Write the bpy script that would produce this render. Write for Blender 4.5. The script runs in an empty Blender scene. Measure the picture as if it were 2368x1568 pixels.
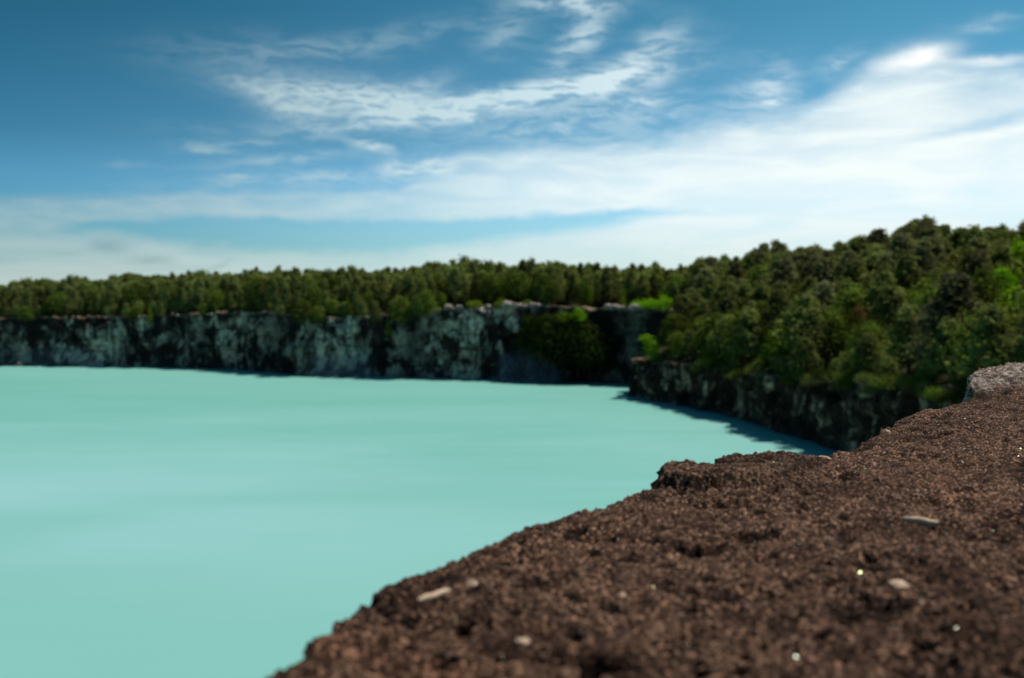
import bpy, math, random
import numpy as np
from mathutils import Vector

# ------------------------------------------------------------------ basics
SC = bpy.context.scene
COL = SC.collection
CAMZ = 25.0                      # camera height above the lake
H = 0.19                         # camera height above the rock ledge
F = 2301.0                       # focal length in the 2367 px wide frame
CX, CY = 1183.5, 784.0
HOR = 680.0
PITCH = math.atan((CY - HOR) / F)
FT = np.float64


def unproject(px, py, z):
    """frame point (2367 px scale) -> world point at height z"""
    c, s = math.cos(PITCH), math.sin(PITCH)
    a, b = px - CX, -(py - CY)
    d = (a, F * c + b * s, -F * s + b * c)
    t = (z - CAMZ) / d[2]
    return d[0] * t, d[1] * t


def hash2(ix, iy, seed):
    h = (ix.astype(np.int64) * 374761393 + iy.astype(np.int64) * 668265263 + seed * 1442695041) & 0xFFFFFFFF
    h = ((h ^ (h >> 13)) * 1274126177) & 0xFFFFFFFF
    h = ((h ^ (h >> 16)) * 2246822519) & 0xFFFFFFFF
    return ((h ^ (h >> 15)) & 0xFFFFFF) / float(0x1000000)


def perlin(x, y, seed=0):
    x = np.asarray(x, FT); y = np.asarray(y, FT)
    ix = np.floor(x); iy = np.floor(y)
    fx = x - ix; fy = y - iy
    u = fx * fx * fx * (fx * (fx * 6 - 15) + 10)
    v = fy * fy * fy * (fy * (fy * 6 - 15) + 10)
    def g(i, j, dx, dy):
        a = hash2(i, j, seed) * 2 * math.pi
        return np.cos(a) * dx + np.sin(a) * dy
    n00 = g(ix, iy, fx, fy); n10 = g(ix + 1, iy, fx - 1, fy)
    n01 = g(ix, iy + 1, fx, fy - 1); n11 = g(ix + 1, iy + 1, fx - 1, fy - 1)
    return ((n00 * (1 - u) + n10 * u) * (1 - v) + (n01 * (1 - u) + n11 * u) * v) * 1.5


def fbm(x, y, seed=0, octv=4):
    r = 0; a = 1.0; f = 1.0; t = 0
    for i in range(octv):
        r = r + a * perlin(x * f + i * 17.3, y * f - i * 9.1, seed + i); t += a; a *= 0.5; f *= 2.03
    return r / t


def worley(x, y, seed=0):
    x = np.asarray(x, FT); y = np.asarray(y, FT)
    ix = np.floor(x); iy = np.floor(y)
    f1 = np.full(x.shape, 9.0); f2 = np.full(x.shape, 9.0); idr = np.zeros(x.shape)
    for di in (-1, 0, 1):
        for dj in (-1, 0, 1):
            ci, cj = ix + di, iy + dj
            d = np.hypot(ci + hash2(ci, cj, seed) - x, cj + hash2(ci, cj, seed + 91) - y)
            r = hash2(ci, cj, seed + 57)
            m = d < f1
            f2 = np.where(m, f1, np.minimum(f2, d)); idr = np.where(m, r, idr); f1 = np.where(m, d, f1)
    return f1, f2, idr


def sstep(a, b, x):
    t = np.clip((x - a) / (b - a), 0, 1)
    return t * t * (3 - 2 * t)


def poly_sdf(x, y, P):
    """signed distance to polygon, positive inside"""
    P = np.asarray(P, FT); n = len(P)
    d = np.full(x.shape, 1e9); ins = np.zeros(x.shape, bool)
    for i in range(n):
        ax, ay = P[i]; bx, by = P[(i + 1) % n]
        ex, ey = bx - ax, by - ay
        t = np.clip(((x - ax) * ex + (y - ay) * ey) / (ex * ex + ey * ey + 1e-12), 0, 1)
        d = np.minimum(d, np.hypot(x - ax - t * ex, y - ay - t * ey))
        if ay != by:
            c = ((ay > y) != (by > y)) & (x < (bx - ax) * (y - ay) / (by - ay) + ax)
            ins ^= c
    return np.where(ins, d, -d)


def make_mesh(name, V, Fc, attr=None, smooth=False):
    V = np.ascontiguousarray(V, np.float32); Fc = np.ascontiguousarray(Fc, np.int32)
    me = bpy.data.meshes.new(name)
    k = Fc.shape[1]; n = len(Fc)
    me.vertices.add(len(V)); me.vertices.foreach_set('co', V.ravel())
    me.loops.add(n * k); me.loops.foreach_set('vertex_index', Fc.ravel())
    me.polygons.add(n)
    me.polygons.foreach_set('loop_start', np.arange(0, n * k, k, dtype=np.int32))
    me.polygons.foreach_set('loop_total', np.full(n, k, np.int32))
    if smooth:
        me.polygons.foreach_set('use_smooth', np.ones(n, bool))
    for nm, a in (attr or {}).items():
        at = me.attributes.new(nm, 'FLOAT', 'POINT')
        at.data.foreach_set('value', np.ascontiguousarray(a, np.float32))
    me.update(calc_edges=True)
    me.validate()
    return me


def grid_faces(nr, nc, flip=False):
    i = np.arange(nr - 1)[:, None] * nc + np.arange(nc - 1)[None, :]
    i = i.ravel()
    f = np.stack([i, i + 1, i + nc + 1, i + nc], 1)
    return f[:, ::-1] if flip else f


def link(name, me, mat=None, parent=None, loc=None, kind=None, label=None, cat=None, group=None):
    o = bpy.data.objects.new(name, me)
    COL.objects.link(o)
    if mat is not None and me is not None and len(me.materials) == 0:
        me.materials.append(mat)
    if parent is not None:
        o.parent = parent
    if loc is not None:
        o.location = loc
    for k, v in (('kind', kind), ('label', label), ('category', cat), ('group', group)):
        if v:
            o[k] = v
    return o


# ------------------------------------------------------------------ node helpers
class S:
    """socket with arithmetic"""
    nt = None

    def __init__(self, s): self.s = s

    @staticmethod
    def m(op, *a, clamp=False):
        n = S.nt.nodes.new('ShaderNodeMath'); n.operation = op; n.use_clamp = clamp
        for i, v in enumerate(a):
            if isinstance(v, S): S.nt.links.new(v.s, n.inputs[i])
            else: n.inputs[i].default_value = v
        return S(n.outputs[0])

    def __add__(s, o): return S.m('ADD', s, o)
    __radd__ = __add__
    def __sub__(s, o): return S.m('SUBTRACT', s, o)
    def __rsub__(s, o): return S.m('SUBTRACT', o, s)
    def __mul__(s, o): return S.m('MULTIPLY', s, o)
    __rmul__ = __mul__
    def __truediv__(s, o): return S.m('DIVIDE', s, o)


def smooth(x, a, b, lo=0.0, hi=1.0):
    n = S.nt.nodes.new('ShaderNodeMapRange'); n.interpolation_type = 'SMOOTHSTEP'
    for k, v in (('Value', x), ('From Min', a), ('From Max', b), ('To Min', lo), ('To Max', hi)):
        if isinstance(v, S): S.nt.links.new(v.s, n.inputs[k])
        else: n.inputs[k].default_value = v
    return S(n.outputs[0])


def combine(x, y, z=0.0):
    n = S.nt.nodes.new('ShaderNodeCombineXYZ')
    for i, v in enumerate((x, y, z)):
        if isinstance(v, S): S.nt.links.new(v.s, n.inputs[i])
        else: n.inputs[i].default_value = v
    return S(n.outputs[0])


def noise(vec, scale, detail=4, rough=0.5, dist=0.0, out='Fac'):
    n = S.nt.nodes.new('ShaderNodeTexNoise')
    if vec is not None: S.nt.links.new(vec.s, n.inputs['Vector'])
    n.inputs['Scale'].default_value = scale; n.inputs['Detail'].default_value = detail
    n.inputs['Roughness'].default_value = rough; n.inputs['Distortion'].default_value = dist
    return S(n.outputs[out])


def voronoi(vec, scale, out='Color', feature='F1', rnd=1.0):
    n = S.nt.nodes.new('ShaderNodeTexVoronoi'); n.feature = feature
    S.nt.links.new(vec.s, n.inputs['Vector']); n.inputs['Scale'].default_value = scale
    n.inputs['Randomness'].default_value = rnd
    return S(n.outputs[out])


def mapping(vec, scale=(1, 1, 1), loc=(0, 0, 0), rot=(0, 0, 0)):
    n = S.nt.nodes.new('ShaderNodeMapping'); S.nt.links.new(vec.s, n.inputs['Vector'])
    n.inputs['Scale'].default_value = scale; n.inputs['Location'].default_value = loc
    n.inputs['Rotation'].default_value = rot
    return S(n.outputs[0])


def mix(f, a, b, blend='MIX'):
    n = S.nt.nodes.new('ShaderNodeMix'); n.data_type = 'RGBA'; n.blend_type = blend
    for sock, v in ((n.inputs[0], f), (n.inputs[6], a), (n.inputs[7], b)):
        if isinstance(v, S): S.nt.links.new(v.s, sock)
        elif isinstance(v, (int, float)): sock.default_value = v
        else: sock.default_value = (*v, 1.0)
    return S(n.outputs[2])


def ramp(f, pts):
    n = S.nt.nodes.new('ShaderNodeValToRGB'); S.nt.links.new(f.s, n.inputs[0])
    el = n.color_ramp.elements
    while len(el) < len(pts): el.new(0.5)
    for e, (p, c) in zip(el, pts):
        e.position = p; e.color = (*c, 1.0) if not isinstance(c, (int, float)) else (c, c, c, 1)
    return S(n.outputs[0])


def curve(f, pts):
    """piecewise curve: f in 0..1, values in 0..1"""
    n = S.nt.nodes.new('ShaderNodeFloatCurve'); S.nt.links.new(f.s, n.inputs['Value'])
    c = n.mapping.curves[0]
    while len(c.points) < len(pts): c.points.new(0.5, 0.5)
    for p, (x, y) in zip(c.points, sorted(pts)): p.location = (x, y); p.handle_type = 'AUTO_CLAMPED'
    n.mapping.update()
    return S(n.outputs[0])


def attr(nm, out='Fac'):
    n = S.nt.nodes.new('ShaderNodeAttribute'); n.attribute_name = nm
    return S(n.outputs[out])


def sep(v):
    n = S.nt.nodes.new('ShaderNodeSeparateXYZ'); S.nt.links.new(v.s, n.inputs[0])
    return [S(o) for o in n.outputs]


def new_mat(name):
    m = bpy.data.materials.new(name); m.use_nodes = True
    S.nt = m.node_tree; S.nt.nodes.clear()
    return m


def node(t): return S.nt.nodes.new(t)


def out_surface(sh):
    o = node('ShaderNodeOutputMaterial'); S.nt.links.new(sh, o.inputs['Surface'])


def geo_pos():
    return S(node('ShaderNodeNewGeometry').outputs['Position'])


def obj_pos():
    return S(node('ShaderNodeTexCoord').outputs['Object'])


def principled(color, rough=0.8, spec=0.3, normal=None, metallic=0.0):
    p = node('ShaderNodeBsdfPrincipled')
    for k, v in (('Base Color', color), ('Roughness', rough), ('Specular IOR Level', spec), ('Metallic', metallic), ('Normal', normal)):
        if v is None: continue
        if isinstance(v, S): S.nt.links.new(v.s, p.inputs[k])
        elif isinstance(v, tuple): p.inputs[k].default_value = (*v, 1)
        else: p.inputs[k].default_value = v
    return p.outputs[0]


def bump(h, strength=0.5, dist=0.05):
    b = node('ShaderNodeBump'); S.nt.links.new(h.s, b.inputs['Height'])
    b.inputs['Strength'].default_value = strength; b.inputs['Distance'].default_value = dist
    return S(b.outputs[0])


def mixsh(f, a, b):
    n = node('ShaderNodeMixShader')
    if isinstance(f, S): S.nt.links.new(f.s, n.inputs[0])
    else: n.inputs[0].default_value = f
    S.nt.links.new(a, n.inputs[1]); S.nt.links.new(b, n.inputs[2])
    return n.outputs[0]


# ------------------------------------------------------------------ sun and sky
SUN_EL, SUN_AZ = math.radians(60), math.radians(66)     # azimuth clockwise from +Y
sd = Vector((math.sin(SUN_AZ) * math.cos(SUN_EL), math.cos(SUN_AZ) * math.cos(SUN_EL), math.sin(SUN_EL)))
sun = bpy.data.lights.new('sun', 'SUN'); sun.energy = 5.0; sun.angle = math.radians(0.53); sun.color = (1.0, 0.94, 0.85)
so = bpy.data.objects.new('sun', sun); COL.objects.link(so)
so.rotation_euler = sd.to_track_quat('Z', 'Y').to_euler()

W = bpy.data.worlds.new('World'); SC.world = W; W.use_nodes = True
S.nt = W.node_tree; S.nt.nodes.clear()
sky = node('ShaderNodeTexSky'); sky.sky_type = 'NISHITA'; sky.sun_disc = False
sky.sun_elevation = SUN_EL; sky.sun_rotation = SUN_AZ
sky.air_density = 1.0; sky.dust_density = 0.6; sky.ozone_density = 1.6
STR = 0.1
tcg = S(node('ShaderNodeTexCoord').outputs['Generated'])
dx, dy, dz = sep(tcg)
DEG = 57.29578
A = S.m('ARCTAN2', dx, dy) * DEG
E = S.m('ARCSINE', dz) * DEG


def mix_f(a, b, t): return t * (b - a) + a


def pa(px): return math.degrees(math.atan((px - CX) / F))
def pe(px, py): return math.degrees(math.atan((HOR - py) / F * math.cos(math.atan((px - CX) / F))))


AE = combine(A, E)
w1 = noise(mapping(AE, (0.16, 0.34, 1)), 1.0, 3, 0.55, out='Color')
wx, wy, wz = sep(w1)
w2 = noise(mapping(AE, (0.7, 1.1, 1)), 1.0, 3, 0.6, out='Color')
vx, vy, vz = sep(w2)
wA = A + (wx - 0.5) * 2.2 + (vx - 0.5) * 0.7
wE = E + (wy - 0.5) * 1.1 + (vy - 0.5) * 0.5
wAE = combine(wA, wE)
streak = noise(mapping(AE, (0.14, 0.75, 1), rot=(0, 0, math.radians(-7))), 1.0, 5, 0.55, 0.6)
wisp = noise(mapping(wAE, (0.42, 1.9, 1), rot=(0, 0, math.radians(-15))), 1.0, 7, 0.62, 0.35)
ripple = noise(mapping(wAE, (1.1, 4.6, 1), rot=(0, 0, math.radians(-22))), 1.0, 4, 0.55, 0.4)

A0, A1, E1 = -60.0, 60.0, 20.0                            # curve domains


def az_curve(pts):
    t = (A - A0) / (A1 - A0)
    return curve(t, [((pa(x) - A0) / (A1 - A0), pe(x, y) / E1) for x, y in pts]) * E1


top = az_curve([(-700, 470), (0, 452), (300, 440), (600, 432), (900, 420), (1000, 376), (1100, 335), (1300, 312), (1500, 292), (1700, 262), (1850, 225),
                (1930, 180), (2010, 138), (2100, 116), (2200, 128), (2367, 140), (3000, 160)])
slit_hi = az_curve([(-700, 520), (60, 530), (250, 502), (500, 503), (900, 512), (1200, 497), (1450, 484), (1640, 482), (1760, 495), (2300, 520)])
slit_lo = az_curve([(-700, 520), (60, 530), (250, 535), (400, 560), (600, 582), (900, 585), (1100, 566), (1350, 530), (1500, 505), (1640, 485), (1760, 490), (2300, 510)])
edge_r = smooth(A, pa(850), pa(1300))
edge = smooth(top - wE, -0.15, mix_f(0.75, 1.4, edge_r))
body = smooth(top - wE, -0.1, 4.5, 0.70, 1.0)
bank = edge * (body * 0.70 + smooth(streak, 0.3, 0.7) * (0.34 - edge_r * 0.02) + smooth(wisp, 0.4, 0.62) * smooth(top - wE, 2.6, 0.0, 0.0, 0.28) - smooth(top - wE, 2.6, 0.0, 0.0, 0.16)) * (edge_r * 0.22 + 0.80)
slit = smooth(slit_hi - wE, -0.25, 0.35) * smooth(wE - slit_lo, -0.5, 0.5)
bank = S.m('MULTIPLY', bank, 1.0 - slit * 0.92, clamp=True)


def blob(px, py, a, b, ang, s):
    ca, ce = pa(px), pe(px, py)
    t = math.radians(ang); c, sn = math.cos(t), math.sin(t)
    a /= 40.2; b /= 40.2
    x = (wA - ca) * (c / a) + (wE - ce) * (sn / a)
    y = (wA - ca) * (-sn / b) + (wE - ce) * (c / b)
    return S.m('EXPONENT', (x * x + y * y) * -1.0) * s


def total(lst):
    t = None
    for q in lst:
        g = blob(*q); t = g if t is None else t + g
    return t


soft = total([(1160, 240, 300, 22, 9, 1.3), (1000, 258, 190, 15, 2, 0.75), (1420, 185, 140, 36, 20, 0.75), (1335, 95, 95, 34, 42, 0.55), (1165, 95, 60, 45, 20, 0.28), (1500, 105, 70, 28, 25, 0.35),
              (1310, 20, 120, 18, -3, 0.6), (975, 388, 66, 24, 0, 1.3), (865, 340, 55, 11, -12, 0.7), (640, 372, 150, 15, 6, 0.4),
              (560, 402, 35, 10, 0, 0.4), (480, 346, 65, 8, 0, 0.42), (1755, 205, 65, 40, 30, 0.5), (1760, 235, 45, 8, 4, 0.5),
              (1480, 236, 80, 13, 10, 0.5), (620, 122, 240, 34, 4, 0.18), (900, 95, 260, 25, 12, 0.15), (700, 300, 260, 16, 3, 0.18), (560, 330, 120, 8, 5, 0.25), (700, 415, 260, 16, 4, 0.45), (300, 380, 60, 8, 0, 0.2), (1350, 290, 330, 34, 5, 0.38), (2270, 62, 60, 12, 0, 0.3), (1930, 150, 50, 18, 20, 0.3)])
rip = total([(800, 224, 215, 36, -4, 1.25), (640, 235, 90, 22, -22, 0.6), (700, 262, 90, 18, 8, 0.5), (960, 215, 80, 24, 20, 0.5)])
puff = total([(2140, 135, 52, 24, 8, 1.2), (2280, 148, 75, 11, -3, 0.9), (2050, 150, 60, 22, 20, 0.5)])
hole = total([(2265, 292, 130, 11, 9, 0.45), (1130, 405, 130, 9, 0, 0.22), (2300, 205, 80, 10, 0, 0.25)])
wispc = smooth(wisp, 0.37, 0.62, 0.24, 1.18)
ripc = smooth(ripple * 0.6 + wisp * 0.4, 0.36, 0.62, 0.42, 1.05)
cir = S.m('ADD', soft * wispc * 1.12, rip * ripc * 0.85, clamp=True)
cov = 1.0 - (1.0 - bank * (1.0 - hole)) * (1.0 - cir * 0.86)
cov = S.m('ADD', cov, puff * 0.65, clamp=True)
# thin haze just above the trees and a low grey bank of haze at the left
haze = smooth(E, 0.6, 3.4, 0.85, 0.0)
cov = S.m('MAXIMUM', cov, haze * (1.0 - slit * 0.9), clamp=True)
grey = total([(258, 566, 38, 17, 3, 0.55), (350, 598, 42, 11, 4, 0.45), (505, 603, 22, 7, 15, 0.3), (160, 585, 40, 6, 0, 0.2)])
tA = smooth(A, -30.0, 22.0)
cl = ramp(tA, [(0.0, (0.40, 0.53, 0.55)), (0.35, (0.58, 0.74, 0.77)), (0.62, (0.66, 0.83, 0.88)), (0.85, (0.80, 0.93, 0.96)), (1.0, (0.86, 0.97, 0.99))])
lowt = smooth(E, 0.0, 5.5)
cl = mix(lowt, mix(0.55, cl, (0.66, 0.75, 0.68)), cl)
cl = mix(S.m('MULTIPLY', smooth(body, 0.6, 1.0) * edge_r * edge, smooth(E, 3.0, 7.5), clamp=True), cl, (0.92, 1.0, 0.99))
cl = mix(S.m('MULTIPLY', puff, 1.0, clamp=True), cl, (1.02, 1.05, 1.05))
cl = mix(S.m('MULTIPLY', grey, 1.0, clamp=True), cl, (0.20, 0.30, 0.33))
cl10 = mix(1.0, cl, (1 / STR,) * 3, 'MULTIPLY')
skyc = S(sky.outputs[0])
skyc = mix(1.0, skyc, (0.42, 0.80, 0.86), 'MULTIPLY')
skyd = mix(1.0, skyc, ramp(smooth(A, -34.0, 24.0), [(0, (0.36, 0.56, 0.58)), (0.5, (0.80, 0.86, 0.84)), (1, (1.05, 1.04, 0.98))]), 'MULTIPLY')
skyd = mix(1.0, skyd, ramp(smooth(E, 1.0, 18.0), [(0.0, (1.72, 1.50, 1.80)), (0.22, (1.58, 1.40, 1.68)), (0.42, (1.04, 1.09, 1.24)), (1.0, (0.52, 0.82, 0.85))]), 'MULTIPLY')
final = mix(cov, skyd, cl10)
bg = node('ShaderNodeBackground'); bg.inputs['Strength'].default_value = STR
S.nt.links.new(final.s, bg.inputs['Color'])
wo = node('ShaderNodeOutputWorld'); S.nt.links.new(bg.outputs[0], wo.inputs['Surface'])

# ------------------------------------------------------------------ materials
M = {}

m = M['water'] = new_mat('milky_turquoise_water')
P = geo_pos()
n1 = noise(mapping(P, (0.008, 0.020, 1), rot=(0, 0, 0.12)), 1.0, 2, 0.5, 0.6)
n2 = noise(mapping(P, (0.05, 0.16, 1), rot=(0, 0, -0.08)), 1.0, 4, 0.5, 0.3)
px_, py_, pz_ = sep(P)
f1 = S.m('ADD', smooth(n1, 0.30, 0.70) * 0.7 + 0.1, (n2 - 0.5) * (smooth(py_, 60.0, 230.0) * 0.75 + 0.45), clamp=True)
wc = mix(f1, (0.148, 0.382, 0.332), (0.212, 0.436, 0.412))
wc = mix(S.m('MULTIPLY', smooth(py_, 120.0, 260.0), 0.55), wc, (0.122, 0.360, 0.292))
pt = total_w = None
bp = smooth(S.m('ABSOLUTE', py_ - 115.0), 0.0, 55.0, 1.0, 0.0) * smooth(px_, -75.0, 30.0, 1.0, 0.0)
wc = mix(S.m('MULTIPLY', bp, smooth(n1, 0.3, 0.6, 0.35, 0.9), clamp=True), wc, (0.240, 0.450, 0.458))  # bluish sky reflection painted into the water colour
df = node('ShaderNodeBsdfDiffuse'); S.nt.links.new(wc.s, df.inputs[0])
gl = node('ShaderNodeBsdfGlossy'); gl.inputs['Roughness'].default_value = 0.42
bm_ = bump(noise(mapping(P, (0.6, 1.4, 1)), 1.0, 4, 0.6), 0.25, 0.3)
S.nt.links.new(bm_.s, gl.inputs['Normal'])
lw = node('ShaderNodeFresnel'); lw.inputs['IOR'].default_value = 1.33
out_surface(mixsh(S.m('MULTIPLY', S(lw.outputs[0]), 0.16), df.outputs[0], gl.outputs[0]))

for cname, csc, dk in (('cliff', 1.0, 0.0), ('cliff_dark', 2.6, 1.0)):
  m = M[cname] = new_mat('quarry_stone_' + cname)
  P = geo_pos()
  b1 = noise(mapping(P, (0.075 * csc, 0.075 * csc, 0.07 * csc)), 1.0, 6, 0.6, 1.0)
  b2 = noise(mapping(P, (0.5, 0.5, 0.16)), 1.0, 5, 0.6, 0.5)
  b3 = noise(mapping(P, (1.6, 1.6, 1.0)), 1.0, 4, 0.6)
  cells = sep(voronoi(mapping(P, (0.42 * csc ** 0.5, 0.42 * csc ** 0.5, 0.22 * csc ** 0.5)), 1.0))[0]
  tone = b1 * 0.60 + b2 * 0.26 + cells * 0.07 + 0.035
  k = 1.0 - 0.25 * dk
  cc = ramp(tone, [(0.41, (0.016, 0.010, 0.009)), (0.49 + 0.02 * dk, (0.044, 0.034, 0.031)), (0.525 + 0.035 * dk, (0.28 * k, 0.24 * k, 0.19 * k)), (0.575 + 0.055 * dk, (0.68 * k, 0.60 * k, 0.48 * k))])
  cc = mix(smooth(b3, 0.42, 0.62, 0.0, 0.7), cc, mix(0.6, cc, (0.014, 0.010, 0.009)))
  warm = noise(mapping(P, (0.16, 0.16, 0.3), loc=(5, 2, 9)), 1.0, 4, 0.6)
  cc = mix(smooth(warm, 0.54, 0.68, 0.0, 0.55), cc, mix(1.0, cc, (1.25, 0.92, 0.72), 'MULTIPLY'))
  bed = noise(mapping(P, (0.06, 0.06, 0.9), loc=(2, 8, 3)), 1.0, 4, 0.65)
  cc = mix(smooth(bed, 0.52, 0.62, 0.0, 0.65), cc, mix(1.0, cc, (0.30, 0.27, 0.25), 'MULTIPLY'))
  stain = noise(mapping(P, (0.35, 0.35, 0.03)), 1.0, 3, 0.6)
  cc = mix(smooth(stain, 0.52, 0.66, 0.0, 0.75), cc, (0.014, 0.011, 0.011))
  joint = voronoi(mapping(P, (0.30, 0.30, 0.14)), 1.0, 'Distance', 'DISTANCE_TO_EDGE')
  cc = mix(smooth(joint, 0.0, 0.05, 0.7, 0.0), cc, (0.010, 0.008, 0.008))
  tal = attr('talus')
  cc = mix(tal, cc, mix(smooth(b3, 0.3, 0.7), (0.045, 0.042, 0.058), (0.19, 0.19, 0.23)))
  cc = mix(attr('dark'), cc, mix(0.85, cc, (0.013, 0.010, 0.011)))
  if dk: cc = mix(1.0, cc, (1.25, 1.05, 0.88), 'MULTIPLY')
  cap = attr('cap')
  cc = mix(cap, cc, mix(smooth(b2, 0.40, 0.66), (0.05, 0.034, 0.022), (0.28 - 0.13 * dk, 0.20 - 0.10 * dk, 0.145 - 0.08 * dk)))
  out_surface(principled(cc, 0.95, 0.1, bump(b3 * 0.6 + b2, 0.8, 0.8)))

m = M['ground'] = new_mat('forest_floor')
P = geo_pos()
g1 = noise(P, 0.35, 5, 0.6)
out_surface(principled(ramp(g1, [(0.35, (0.014, 0.012, 0.006)), (0.5, (0.026, 0.028, 0.010)), (0.70, (0.050, 0.040, 0.020))]), 1.0, 0.05, bump(g1, 0.6, 0.5)))


def leaf_mat(name, dark, lite, trans=0.42, var=0.55):
    mm = M[name] = new_mat(name)
    t = attr('tint')
    oi = node('ShaderNodeObjectInfo')
    r = S(oi.outputs['Random'])
    P = geo_pos()
    f = S.m('ADD', t * 0.75, (r - 0.5) * var + (noise(P, 0.09, 2) - 0.5) * 0.7, clamp=True)
    c = mix(f, dark, lite)
    c = mix(S.m('MULTIPLY', smooth(noise(mapping(P, loc=(7, 3, 1)), 0.13, 2), 0.52, 0.7), 0.45), c, mix(0.6, c, (0.05, 0.042, 0.022)))
    d = node('ShaderNodeBsdfDiffuse'); S.nt.links.new(c.s, d.inputs[0])
    tr = node('ShaderNodeBsdfTranslucent'); S.nt.links.new(mix(1.0, c, (1.15, 1.2, 0.55), 'MULTIPLY').s, tr.inputs[0])
    out_surface(mixsh(trans, d.outputs[0], tr.outputs[0]))


leaf_mat('pine_needles', (0.070, 0.066, 0.028), (0.225, 0.270, 0.090))
leaf_mat('grey_pine_needles', (0.072, 0.064, 0.040), (0.245, 0.252, 0.130))
leaf_mat('broad_leaves', (0.058, 0.066, 0.016), (0.190, 0.270, 0.052))
leaf_mat('young_leaves', (0.080, 0.120, 0.010), (0.200, 0.290, 0.036), 0.4)
leaf_mat('lime_leaves', (0.125, 0.255, 0.010), (0.270, 0.500, 0.030), 0.45, 0.15)
leaf_mat('shaded_leaves', (0.010, 0.015, 0.004), (0.055, 0.080, 0.018), 0.3)  # darker leaf colour with shade painted in, for gully trees and some scrub
leaf_mat('rust_leaves', (0.10, 0.060, 0.022), (0.22, 0.135, 0.05), 0.3)

m = M['bark'] = new_mat('pine_bark')
P = obj_pos()
bk = noise(mapping(P, (3, 3, 0.6)), 1.0, 4)
out_surface(principled(ramp(bk, [(0.35, (0.025, 0.016, 0.012)), (0.65, (0.10, 0.065, 0.048))]), 0.95, 0.1, bump(bk, 0.5, 0.05)))

m = M['boulder'] = new_mat('pale_boulder_stone')
P = geo_pos()
q1 = noise(P, 1.2, 5, 0.6)
out_surface(principled(ramp(q1, [(0.35, (0.10, 0.075, 0.065)), (0.5, (0.28, 0.22, 0.19)), (0.65, (0.42, 0.34, 0.31))]), 0.95, 0.15, bump(q1, 0.7, 0.3)))

m = M['boulder_brown'] = new_mat('brown_boulder_stone')
P = geo_pos()
q1 = noise(P, 1.2, 5, 0.6)
out_surface(principled(ramp(q1, [(0.35, (0.05, 0.033, 0.024)), (0.5, (0.13, 0.088, 0.06)), (0.65, (0.25, 0.18, 0.13))]), 0.95, 0.1, bump(q1, 0.7, 0.3)))

# ------------------------------------------------------------------ water
me = make_mesh('water', [(-1500, -200, 0), (900, -200, 0), (900, 900, 0), (-1500, 900, 0)], [(0, 1, 2, 3)])
link('water', me, M['water'], kind='structure')

# ------------------------------------------------------------------ cliffs and ground
FS = [(-1500, 838), (-900, 839), (-300, 842), (0, 845), (200, 847), (400, 850), (550, 855), (620, 862), (700, 868), (800, 870), (950, 873), (1100, 877),
      (1250, 880), (1380, 884), (1450, 889), (1530, 893), (1620, 895), (1800, 897), (2100, 897)]
FT_ = [(-1500, 735), (-300, 735), (0, 737), (230, 733), (420, 727), (560, 722), (680, 725), (760, 733), (900, 728), (1000, 716), (1150, 710), (1250, 709),
       (1400, 713), (1540, 716), (1800, 718), (2100, 720)]
fs_px = np.array([p[0] for p in FS], FT)
fs_xy = np.array([unproject(p[0], p[1], 0) for p in FS])
ft_px = np.array([p[0] for p in FT_], FT); ft_py = np.array([p[1] for p in FT_], FT)


def far_rim_y(px): return np.interp(px, fs_px, fs_xy[:, 1])
def far_top(px): return CAMZ - (np.interp(px, ft_px, ft_py) - HOR) / F * far_rim_y(px)
def px_of(x, y): return CX + F * np.asarray(x) / np.maximum(np.asarray(y), 1e-3)


PS = [(1462, 916), (1530, 929), (1600, 943), (1717, 970), (1834, 1009), (1912, 1033), (2000, 1070), (2150, 1140), (2300, 1225)]
PT = [(1462, 838), (1530, 840), (1600, 847), (1700, 860), (1800, 873), (1900, 881), (2000, 886), (2100, 894), (2200, 905), (2300, 916)]
ps_px = np.array([p[0] for p in PS], FT); ps_xy = np.array([unproject(p[0], p[1], 0) for p in PS])
pt_px = np.array([p[0] for p in PT], FT); pt_py = np.array([p[1] for p in PT], FT)


def right_rim_y(px): return np.interp(px, np.r_[ps_px, 2600, 3400], np.r_[ps_xy[:, 1], 86, 70])
def right_top(px): return np.interp(px, np.r_[pt_px, 2600, 3400], np.r_[CAMZ - (pt_py - HOR) / F * right_rim_y(pt_px), 17, 19])


def resample(pts, vals, ds):
    pts = np.asarray(pts, FT); seg = np.hypot(*np.diff(pts, axis=0).T); s = np.r_[0, np.cumsum(seg)]
    n = int(s[-1] / ds) + 1; t = np.linspace(0, s[-1], n)
    return t, np.interp(t, s, pts[:, 0]), np.interp(t, s, pts[:, 1]), [np.interp(t, s, v) for v in vals]


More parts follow.
